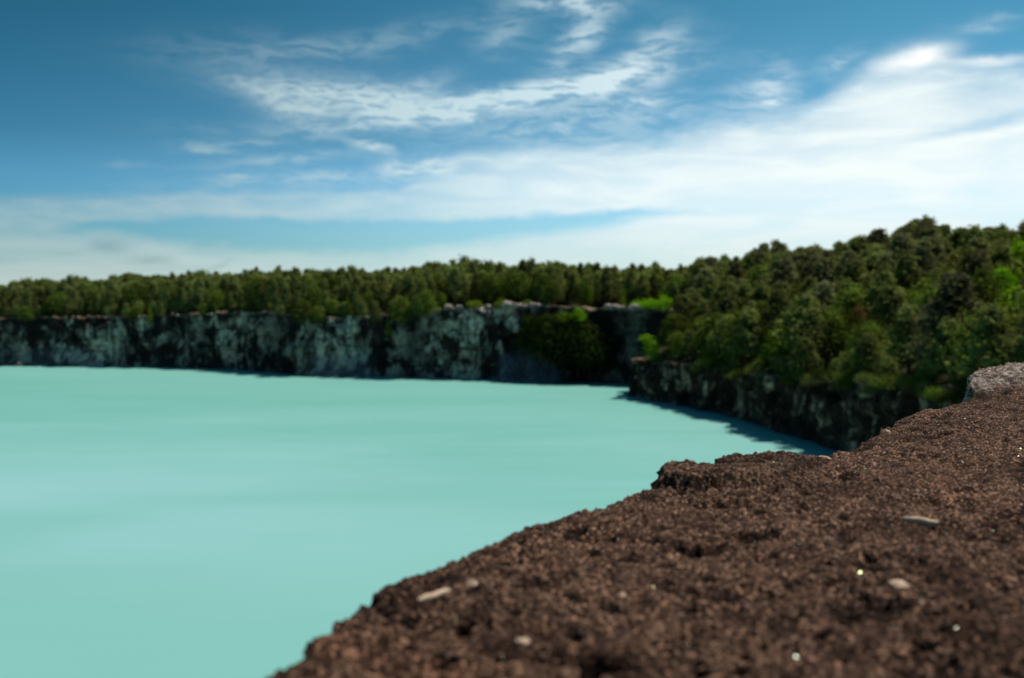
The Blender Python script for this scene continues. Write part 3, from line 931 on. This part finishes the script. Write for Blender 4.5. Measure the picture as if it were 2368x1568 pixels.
# accents on the right hill
spec('young_tree', 'broad', 'young_leaves', at_hill(2105, 178), hill_h(2105, 178, 672), 'yellow green tree glowing halfway up the right hill', 'tree', 0.8)
spec('young_tree', 'broad', 'lime_leaves', at_hill(2196, 205), hill_h(2196, 205, 622), 'small lime green treetop among dark pines high on the right hill', 'tree', 0.7)
spec('young_tree', 'broad', 'lime_leaves', at_hill(2352, 188), hill_h(2352, 188, 555), 'tallest lime green tree at the right edge of the photo', 'tree', 0.75)
spec('young_tree', 'broad', 'lime_leaves', at_hill(2318, 172), hill_h(2318, 172, 615), 'round lime green tree just below the tall lime tree', 'tree', 1.0)
spec('bush', 'shrub', 'lime_leaves', at_hill(2345, 160), hill_h(2345, 160, 664), 'low lime green bush under the lime trees at the right edge', 'bush', 1.2)
spec('bush', 'broad', 'rust_leaves', at_hill(1986, 176), hill_h(1986, 176, 706), 'rust brown dying tree amid green trees on the right hill', 'tree', 0.6)
spec('young_tree', 'broad', 'young_leaves', at_hill(1625, 250), 9.0, 'yellow green tree near the left end of the right hill', 'tree', 0.55)
spec('young_tree', 'broad', 'young_leaves', at_right(1800, 9), 8.0, 'bright mid green tree behind the promontory ledge', 'tree', 0.95)
for px, back, h, w, lab in [(1640, 3.2, 2.6, 1.2, 'leftmost low olive bush on the promontory ledge'), (1685, 2.4, 2.4, 1.3, 'low olive bush on the promontory ledge beside a tan slab'),
                            (1745, 3.0, 2.2, 1.2, 'low olive bush on the ledge right of the tan slab'), (1965, 3.0, 2.6, 1.3, 'low olive bush on the broad tan part of the ledge'),
                            (2060, 3.0, 2.2, 1.1, 'rightmost low olive bush on the ledge near the dark rock')]:
    spec('bush', 'shrub', 'broad_leaves', at_right(px, back), h, lab, 'bush', w, 'low olive bushes along the promontory ledge')


for px in range(1580, 2300, 30):
    pxx = px + R.uniform(-9, 9); lo = R.random() < 0.55
    x, y, z = at_right(pxx, R.uniform(-0.6, 1.4))
    z = float(right_top(pxx)) - (R.uniform(0.6, 1.6) if lo else 0.2)
    seg = 'left part' if px < 1800 else 'middle' if px < 2050 else 'right part'
    spec('bush', 'shrub', R.choice(['broad_leaves', 'pine_needles', 'shaded_leaves']), (x, y, z), R.uniform(1.3, 2.7), 'scrubby bush spilling over the edge of the ' + seg + ' of the promontory cliff', 'bush', R.uniform(0.9, 1.4), 'scrub over the ' + seg + ' of the promontory edge')

# ------------------------------------------------------------------ boulders
def rock_mesh(name, sx, sy, sz, seed, sub=3, cut=0.55, rough=0.22):
    import bmesh
    bm = bmesh.new(); bmesh.ops.create_icosphere(bm, subdivisions=sub, radius=1.0)
    rng = np.random.default_rng(seed)
    pl = rng.normal(size=(9, 3)); pl /= np.linalg.norm(pl, axis=1)[:, None]; ds = rng.uniform(cut, 0.9, 9)
    for v in bm.verts:
        p = np.array(v.co)
        for nrm, d in zip(pl, ds):
            e = p @ nrm - d
            if e > 0: p = p - nrm * e * 0.92
        k = 1 + rough * float(fbm(np.array([p[0] * 2 + seed]), np.array([p[1] * 2 + p[2] * 1.7]), seed, 3)[0])
        v.co = Vector((p[0] * k * sx, p[1] * k * sy, p[2] * k * sz))
    me = bpy.data.meshes.new(name); bm.to_mesh(me); bm.free()
    return me


bs = [(1035, 1.4, 1.5, 'tan slab at the left end of the bare far cliff top'), (1062, 1.2, 1.2, 'low tan rock left of the olive bush on the far cliff top'), (1128, 1.4, 1.0, 'low tan rock between two olive bushes on the far cliff top'),
      (1172, 1.2, 2.0, 'leftmost big pale boulder on the far cliff rim'), (1184, 1.4, 1.8, 'biggest whitish boulder on the far cliff rim'), (1200, 0.8, 1.3, 'pale boulder right of the biggest whitish one on the far rim'),
      (1215, 0.2, 1.0, 'small pale rock perched right at the far cliff rim'), (1232, 1.5, 1.7, 'long pale slab left of the dark gully'), (1246, 1.2, 1.3, 'small pale rock nearest the dark gully, left of it'),
      (1408, 1.0, 1.3, 'pinkish rock right of the dark gully'), (1420, 1.2, 1.6, 'larger pinkish rock right of the dark gully'), (1434, 1.0, 1.1, 'small pinkish rock under the slender pale tree'),
      (1459, 0.9, 1.3, 'pale rock left of the lime bushes'), (1470, 0.2, 1.7, 'big pinkish boulder just below the lime bushes'), (885, 1.0, 1.2, 'tan rock on the rim above the clinging conifer'),
      (400, 0.8, 1.2, 'pale rock at the right of the leaning small tree'), (560, 0.6, 1.3, 'pale rock on the rim left of the two young trees'), (525, 0.7, 1.1, 'low tan rock further left on the far rim'), (205, 0.7, 1.2, 'pale rock on the rim at the left of the photo'),
      (150, 0.7, 0.9, 'tan rock nearly leftmost on the far rim')]
for q, (px, back, s, lab) in enumerate(bs):
    y = float(far_rim_y(px)) + back
    s *= 0.7 if px < 1000 else 1.0
    me = rock_mesh('boulder', s * R.uniform(0.9, 1.3), s * 0.9, s * R.uniform(0.5, 0.75), 400 + q)
    o = link('boulder', me, M['boulder_brown' if px < 1000 else 'boulder'], loc=((px - CX) / F * y, y, float(far_top(px)) + s * 0.28), label=lab, cat='boulder', group='pale boulders along the far cliff top')
bs = [(1474, 1.2, 1.5, 'tan slab at the very tip of the promontory'), (1545, 1.2, 1.0, 'tan rock right of the lime sapling'), (1597, 0.9, 1.2, 'pinkish rock on the ledge below the dark trees'), (1668, 0.7, 1.4, 'long tan slab on the promontory ledge'),
      (1848, 1.0, 0.9, 'tan rock left of the broad bare part of the ledge'), (1900, 0.8, 1.1, 'tan rock on the broad bare part of the ledge'), (1945, 1.2, 1.3, 'large tan rock on the broad bare part of the ledge'),
      (1990, 1.4, 1.1, 'tan rock at the right of the broad bare ledge'), (2150, 1.5, 1.1, 'brown rock half hidden near the dark foreground rock'), (2210, 1.4, 1.2, 'brown rock beside the raised corner of the foreground rock')]
for q, (px, back, s, lab) in enumerate(bs):
    y = float(right_rim_y(px)) + back
    me = rock_mesh('boulder', s * R.uniform(1.0, 1.5), s * 0.9, s * 0.42, 500 + q)
    link('boulder', me, M['boulder_brown'], loc=((px - CX) / F * y, y, float(right_top(px)) + s * 0.22), label=lab, cat='boulder', group='tan rocks along the promontory ledge')

# ------------------------------------------------------------------ the rock ledge in the foreground
K4 = 2367.0 / 4096.0
ZL = CAMZ - H


def up4(px, py, lift=0.0): return unproject(px * K4, py * K4, ZL + lift)


L1, L2 = 0.017, 0.042
OUT = [(1060, 2780), (1133, 2713), (1221, 2647), (1301, 2550), (1317, 2518), (1397, 2462), (1462, 2422), (1534, 2366), (1566, 2322), (1622, 2314), (1702, 2278), (1767, 2246), (1791, 2218), (1863, 2193),
       (1919, 2173), (2023, 2133), (2120, 2085), (2200, 2073), (2344, 2025), (2425, 2013), (2473, 1985), (2545, 1961), (2625, 1933)]
OUT1 = [(2645, 1860, .6), (2657, 1828, 1), (2702, 1826, 1), (2877, 1822, 1), (2918, 1793, 1), (3107, 1787, .9), (3289, 1787, .6), (3343, 1767, .5), (3444, 1763, .2)]
OUT2 = [(3551, 1703), (3612, 1665), (3680, 1645), (3747, 1628), (3848, 1608), (3893, 1590)]
OUT3 = [(3880, 1484), (3929, 1463), (4016, 1450), (4096, 1433), (4400, 1405), (4900, 1390)]
poly = [up4(*p) for p in OUT] + [up4(a, b, L1 * c) for a, b, c in OUT1] + [up4(*p) for p in OUT2] + [up4(a, b, L2) for a, b in OUT3]
poly += [(4.6, 3.2), (5.0, 0.5), (4.0, -2.6), (0.0, -2.8), (-0.5, -1.6), (-0.42, -0.6), (-0.25, 0.1), (-0.17, 0.36)]
poly = np.array(poly)
S1 = [up4(2630, 1936), up4(2720, 1960), up4(2900, 1962), up4(3150, 1975), up4(3330, 1930), up4(3480, 1840), up4(3560, 1760), up4(3500, 1660), up4(3000, 1640), up4(2600, 1700)]
S2 = [up4(3640, 1592), up4(3890, 1594), up4(3960, 1600), up4(4060, 1592), up4(4160, 1570), up4(4500, 1560), up4(5200, 1500), up4(5200, 1330), up4(3640, 1330)]
SC3 = [up4(3690, 1990), up4(3820, 2010), up4(4000, 2060), up4(4200, 2100)]


def seg_dist(x, y, pts):
    d = np.full(x.shape, 1e9)
    for (ax, ay), (bx, by) in zip(pts[:-1], pts[1:]):
        ex, ey = bx - ax, by - ay
        t = np.clip(((x - ax) * ex + (y - ay) * ey) / (ex * ex + ey * ey), 0, 1)
        d = np.minimum(d, np.hypot(x - ax - t * ex, y - ay - t * ey))
    return d


PITS = [(up4(3420, 1790), 0.012, 0.010), (up4(2900, 1895), 0.02, 0.012), (up4(2800, 1860), 0.015, 0.010), (up4(3130, 1925), 0.012, 0.008), (up4(2290, 2130), 0.016, 0.010), (up4(2400, 2150), 0.016, 0.009),
        (up4(1560, 2370), 0.010, 0.008), (up4(1710, 2510), 0.022, 0.010), (up4(2210, 2530), 0.012, 0.010), (up4(3650, 2330), 0.02, 0.008), (up4(3900, 1735), 0.012, 0.010), (up4(3640, 1725), 0.012, 0.008), (up4(2960, 2010), 0.02, 0.010)]


def rock_height(x, y, fine=True):
    wx_ = x + fbm(x / 0.03, y / 0.03, 71, 2) * 0.006; wy_ = y + fbm(x / 0.03, y / 0.03, 72, 2) * 0.006
    jag = fbm(x / 0.05, y / 0.05, 61, 4) * 0.010
    w1_, w2_, wi_ = worley(x / 0.021, y / 0.021, 33)
    d = poly_sdf(x, y, poly) + 0.003 + 0.006 * sstep(1.0, 0.55, np.hypot(x, y)) + jag * 0.9 + (0.5 - w1_) * 0.012 * wi_
    r = np.hypot(x, y)
    h = fbm(x / 0.6, y / 0.6, 62, 2) * 0.006
    h0 = None
    h = h + fbm(x / 0.11, y / 0.11, 63, 4) * 0.0085 + fbm(x / 0.03, y / 0.03, 64, 3) * 0.0035
    wd = 0.012 + 0.16 * sstep(0.17, 0.42, x)
    h = h + L1 * sstep(0, 1, (poly_sdf(x, y, S1) + jag * 1.4 + 0.004) / wd) * sstep(1.95, 1.25, r * 1.0 + (x - 0.4) * 0.3)
    d2 = poly_sdf(x, y, S2) + fbm(x / 0.06, y / 0.06, 66, 3) * 0.014
    st = sstep(-0.01, 0.02, d2) * 0.36 + sstep(0.025, 0.04, d2) * 0.30 + sstep(0.05, 0.075, d2) * 0.34
    h = h + (L2 - 0.009) * st + st * fbm(x / 0.030, y / 0.010, 68, 3) * 0.016
    ds = seg_dist(x, y, SC3)
    h = h - 0.020 * np.exp(-(ds / 0.022) ** 2) * (0.6 + fbm(x / 0.06, y / 0.06, 67, 2) * 1.2)
    for (cx, cy), rad, dep in PITS:
        h = h - dep * np.exp(-(((x - cx) / (rad * 1.4)) ** 2 + ((y - cy) / rad) ** 2)) * (0.7 + 0.0 * x)
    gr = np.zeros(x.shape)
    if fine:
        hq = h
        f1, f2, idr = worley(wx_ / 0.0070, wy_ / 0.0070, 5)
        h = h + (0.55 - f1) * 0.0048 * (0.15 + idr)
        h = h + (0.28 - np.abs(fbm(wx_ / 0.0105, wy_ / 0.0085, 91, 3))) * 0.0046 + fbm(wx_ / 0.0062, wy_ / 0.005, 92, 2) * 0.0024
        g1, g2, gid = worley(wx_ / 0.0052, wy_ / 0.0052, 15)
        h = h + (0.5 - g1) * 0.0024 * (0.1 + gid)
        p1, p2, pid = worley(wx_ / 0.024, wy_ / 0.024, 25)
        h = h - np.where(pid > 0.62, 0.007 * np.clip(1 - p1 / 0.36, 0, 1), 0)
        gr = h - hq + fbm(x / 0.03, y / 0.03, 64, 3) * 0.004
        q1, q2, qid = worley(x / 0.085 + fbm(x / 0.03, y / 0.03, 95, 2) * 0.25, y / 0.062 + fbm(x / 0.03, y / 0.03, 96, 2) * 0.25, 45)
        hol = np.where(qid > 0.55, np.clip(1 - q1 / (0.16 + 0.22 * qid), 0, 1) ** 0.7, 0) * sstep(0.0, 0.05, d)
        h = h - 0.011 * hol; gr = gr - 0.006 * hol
    # rounded rim, then the drop
    h = h - 0.008 * np.exp(-np.maximum(d, 0) / 0.014)
    k = np.maximum(-d, 0)
    h = h - np.minimum(k * 5.0 + 0.0, 0.9) - k * 0.4
    return h, d, gr


ang_front = np.radians(np.arange(-34, 40, 0.098))
ang_back = np.radians(np.linspace(40, 326, 120)[1:-1])
ang = np.r_[ang_front, ang_back, np.radians(326)]
rad = np.r_[np.linspace(0.0, 0.22, 8)[:-1], 0.22 * np.exp(np.arange(0, math.log(4.6 / 0.22), 0.0040))]
RR, AA = np.meshgrid(rad, ang, indexing='ij')
X = RR * np.sin(AA); Y = RR * np.cos(AA)
hh, dd, gg = rock_height(X, Y)
# layered ledges on the steep faces
gz = np.abs(np.gradient(hh, axis=0)) / np.maximum(np.gradient(RR, axis=0), 1e-6) + np.abs(np.gradient(hh, axis=1)) / np.maximum(RR * np.gradient(AA, axis=1), 1e-4)
steep = sstep(0.9, 2.5, gz) * (RR > 0.3)
ux = perlin((X + Y) / 0.018, hh / 0.0075, 81) + 0.6 * perlin((X - Y) / 0.007, hh / 0.004, 82)
uy = perlin((X - Y) / 0.018, hh / 0.0075, 83) + 0.6 * perlin((X + Y) / 0.007, hh / 0.004, 84)
X = X + ux * steep * 0.005; Y = Y + uy * steep * 0.005
V = np.stack([X.ravel(), Y.ravel(), hh.ravel()], 1)
Fc = grid_faces(len(rad), len(ang), flip=True)
fd = dd.ravel()[Fc].max(1)
Fc = Fc[fd > -0.22]
used = np.zeros(len(V), bool); used[Fc.ravel()] = True
idx = np.cumsum(used) - 1
V = V[used]; Fc = idx[Fc]; gg = gg.ravel()[used]
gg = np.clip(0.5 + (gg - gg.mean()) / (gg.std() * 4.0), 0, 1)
lift = sstep(0.0, 0.05, poly_sdf(V[:, 0], V[:, 1], S2))

m = M['rock'] = new_mat('dark_rough_rock')
P = obj_pos()
v1c = voronoi(P, 225.0); v1 = sep(v1c)
v2 = sep(voronoi(P, 400.0)); v4 = sep(voronoi(P, 560.0))
v3 = sep(voronoi(P, 70.0))
nb = noise(P, 7.0, 5, 0.6); nm_ = noise(P, 38.0, 4, 0.6); nf = noise(P, 260.0, 3, 0.6)
base = ramp(nb * 0.5 + nm_ * 0.5, [(0.36, (0.015, 0.008, 0.0055)), (0.5, (0.044, 0.026, 0.018)), (0.63, (0.085, 0.050, 0.035))])
base = mix(0.72, base, ramp(v1[0], [(0.0, (0.008, 0.006, 0.006)), (0.36, (0.020, 0.013, 0.011)), (0.42, (0.050, 0.034, 0.027)), (0.74, (0.072, 0.050, 0.040)), (0.80, (0.15, 0.108, 0.085)), (0.93, (0.17, 0.135, 0.115)), (0.96, (0.34, 0.25, 0.195))]))
base = mix(0.45, base, ramp(v2[0], [(0.0, (0.006, 0.005, 0.005)), (0.40, (0.018, 0.012, 0.010)), (0.48, (0.060, 0.042, 0.034)), (0.80, (0.085, 0.060, 0.048)), (0.86, (0.26, 0.195, 0.155)), (0.95, (0.42, 0.37, 0.33))]))
base = mix(smooth(v4[0], 0.86, 0.90, 0.0, 0.75), base, (0.36, 0.27, 0.215))
base = mix(smooth(v4[1], 0.70, 0.80, 0.0, 0.8), base, (0.007, 0.005, 0.005))
base = mix(smooth(v2[1], 0.955, 0.965, 0.0, 0.75), base, (0.42, 0.30, 0.22))
base = mix(smooth(v3[1], 0.90, 0.93, 0.0, 0.6), base, (0.010, 0.007, 0.006))
base = mix(smooth(nb, 0.42, 0.64, 0.0, 0.45), base, mix(1.0, base, (0.55, 0.50, 0.50), 'MULTIPLY'))
base = mix(smooth(nf, 0.35, 0.65, 0.0, 0.4), base, (0.016, 0.012, 0.010))
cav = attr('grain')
base = mix(smooth(cav, 0.10, 0.44, 0.85, 0.0), base, (0.006, 0.0035, 0.003))  # low spots darkened in the colour: dirt plus painted shade in the pits
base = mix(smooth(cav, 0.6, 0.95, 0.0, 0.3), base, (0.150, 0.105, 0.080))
patch = noise(mapping(P, (5.5, 8.0, 8.0), loc=(1, 4, 2)), 1.0, 5, 0.6, 0.4)
base = mix(smooth(patch, 0.50, 0.60, 0.0, 0.75), base, mix(1.0, base, (0.40, 0.36, 0.34), 'MULTIPLY'))
base = mix(smooth(patch, 0.30, 0.46, 0.65, 0.0), base, mix(1.0, base, (1.55, 1.40, 1.28), 'MULTIPLY'))
base = mix(1.0, base, (0.96, 0.725, 0.585), 'MULTIPLY')
lf = attr('lift')
strat = noise(mapping(P, (24, 70, 240)), 1.0, 4, 0.65)
grey_c = mix(smooth(strat * 0.6 + nf * 0.4, 0.42, 0.58), (0.040, 0.028, 0.022), (0.40, 0.335, 0.285))
base = mix(S.m('MULTIPLY', lf, smooth(nm_, 0.35, 0.62, 0.25, 0.9), clamp=True), base, grey_c)
hb = nf * 0.6 + nm_ * 0.4
bn = bump(hb, 0.9, 0.004)
body_sh = principled(base, 0.95, 0.08, bn)
# mica flakes: rare cells that tilt their own way and mirror the sun
vg = voronoi(P, 640.0); g = sep(vg)
geo = node('ShaderNodeNewGeometry')
va = node('ShaderNodeVectorMath'); va.operation = 'SUBTRACT'; S.nt.links.new(voronoi(mapping(P, loc=(3.1, 1.7, 0.4)), 640.0).s, va.inputs[0]); va.inputs[1].default_value = (0.5, 0.5, 0.5)
vs = node('ShaderNodeVectorMath'); vs.operation = 'SCALE'; S.nt.links.new(va.outputs[0], vs.inputs[0]); vs.inputs['Scale'].default_value = 1.6
vd = node('ShaderNodeVectorMath'); vd.operation = 'ADD'; S.nt.links.new(vs.outputs[0], vd.inputs[0]); S.nt.links.new(geo.outputs['Normal'], vd.inputs[1])
vn = node('ShaderNodeVectorMath'); vn.operation = 'NORMALIZE'; S.nt.links.new(vd.outputs[0], vn.inputs[0])
mica = principled(mix(0.25, (0.50, 0.46, 0.40), vg), 0.38, 0.5, S(vn.outputs[0]), 1.0)
out_surface(mixsh(S.m('GREATER_THAN', g[1], 0.9988), body_sh, mica))

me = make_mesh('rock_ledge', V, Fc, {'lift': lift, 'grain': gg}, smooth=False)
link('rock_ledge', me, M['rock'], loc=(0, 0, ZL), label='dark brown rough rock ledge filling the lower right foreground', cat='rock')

# loose chips and twigs on the ledge
m = M['chip'] = new_mat('pale_chip_stone')
P = obj_pos(); q1 = noise(P, 160.0, 4, 0.6)
out_surface(principled(ramp(q1, [(0.35, (0.17, 0.11, 0.07)), (0.55, (0.38, 0.26, 0.18)), (0.7, (0.52, 0.39, 0.30))]), 0.85, 0.3, bump(q1, 0.6, 0.002)))
m = M['twig'] = new_mat('dry_twig_wood')
P = obj_pos(); q1 = noise(mapping(P, (60, 400, 400)), 1.0, 3, 0.6)
out_surface(principled(ramp(q1, [(0.3, (0.34, 0.22, 0.14)), (0.6, (0.58, 0.42, 0.29))]), 0.8, 0.3, bump(q1, 0.4, 0.001)))
for q, (px, py, w, asp, lab) in enumerate([(3606, 2365, 105, 0.5, 'largest pale tan stone chip, on the lower right of the dark rock'), (2087, 2570, 70, 0.8, 'blurred pale chip low on the dark rock, right of its lower edge'),
                                           (1887, 2345, 50, 0.9, 'pale orange chip near the left slope edge of the dark rock'), (3300, 1838, 60, 0.5, 'flat pale chip beside the raised lip of the dark rock'),
                                           (3215, 1770 + 45, 30, 0.6, 'tiny pale chip near the crest of the dark rock'), (2490, 2395, 40, 0.9, 'pinkish chip in the middle of the dark rock'), (3330, 1775, 55, 0.7, 'small tan lump on the crest of the dark rock'),
                                           (3390, 2090, 30, 0.8, 'tiny white chip left of the pale twig'), (3545, 1712 + 10, 28, 0.8, 'tiny orange chip by the upper edge of the dark rock')]):
    x, y = up4(px, py); hz = float(rock_height(np.array([x]), np.array([y]))[0][0])
    s = w / 4096 * 2367 / F * math.hypot(y, 0.2) * 0.5
    me = rock_mesh('stone_chip', s, s * 1.3, s * asp * 0.8, 700 + q, 3)
    o = link('stone_chip', me, M['chip'], loc=(x, y, ZL + hz + s * asp * 0.30), label=lab, cat='stone', group='pale stone chips on the dark rock')
    o.rotation_euler = (R.uniform(-0.2, 0.2), R.uniform(-0.2, 0.2), R.uniform(-0.5, 0.5))
for q, (p0, p1, th, lab) in enumerate([((3614, 2098), (3757, 2130), 34, 'pale dry twig on the right of the dark rock'), ((1672, 2418), (1800, 2382), 30, 'pale sliver of wood near the left slope edge of the dark rock')]):
    a = np.array(up4(*p0)); b = np.array(up4(*p1)); y = a[1]
    r = th / 4096 * 2367 / F * y * 0.5
    pts = []
    for t in np.linspace(0, 1, 9):
        p = a + (b - a) * t
        hz = float(rock_height(np.array([p[0]]), np.array([p[1]]))[0][0]); pts.append((p[0], p[1], hz))
    pts = np.array(pts); lin = np.polyval(np.polyfit(np.linspace(0, 1, 9), pts[:, 2], 1), np.linspace(0, 1, 9))
    pts[:, 2] = lin + 0.003 + r * 0.7 + np.array([fbm(np.array([t * 3.0 + q]), np.array([0.5]), 9)[0] for t in np.linspace(0, 1, 9)]) * r * 0.4
    c = pts.mean(0)
    Vt, Ft = tube(pts - c, r * np.array([0.45, 0.8, 1.0, 0.85, 0.95, 0.9, 0.8, 0.85, 0.4]), 9)
    link('twig', make_mesh('twig', Vt, Ft, smooth=True), M['twig'], loc=(c[0], c[1], ZL + c[2]), label=lab, cat='twig')

# ------------------------------------------------------------------ camera and render settings
cam = bpy.data.cameras.new('camera'); co = bpy.data.objects.new('camera', cam); COL.objects.link(co)
cam.sensor_width = 36.0; cam.lens = 36.0 * F / 2367.0
co.location = (0, 0, CAMZ); co.rotation_euler = (math.pi / 2 - PITCH, 0, 0)
cam.clip_start = 0.02; cam.clip_end = 8000
cam.dof.use_dof = True; cam.dof.focus_distance = 1.55; cam.dof.aperture_fstop = 5.9
cam.dof.aperture_blades = 0
SC.camera = co
SC.view_settings.view_transform = 'Standard'; SC.view_settings.look = 'None'; SC.view_settings.exposure = 0
SC.cycles.use_denoising = True
SC.cycles.max_bounces = 6; SC.cycles.transparent_max_bounces = 4
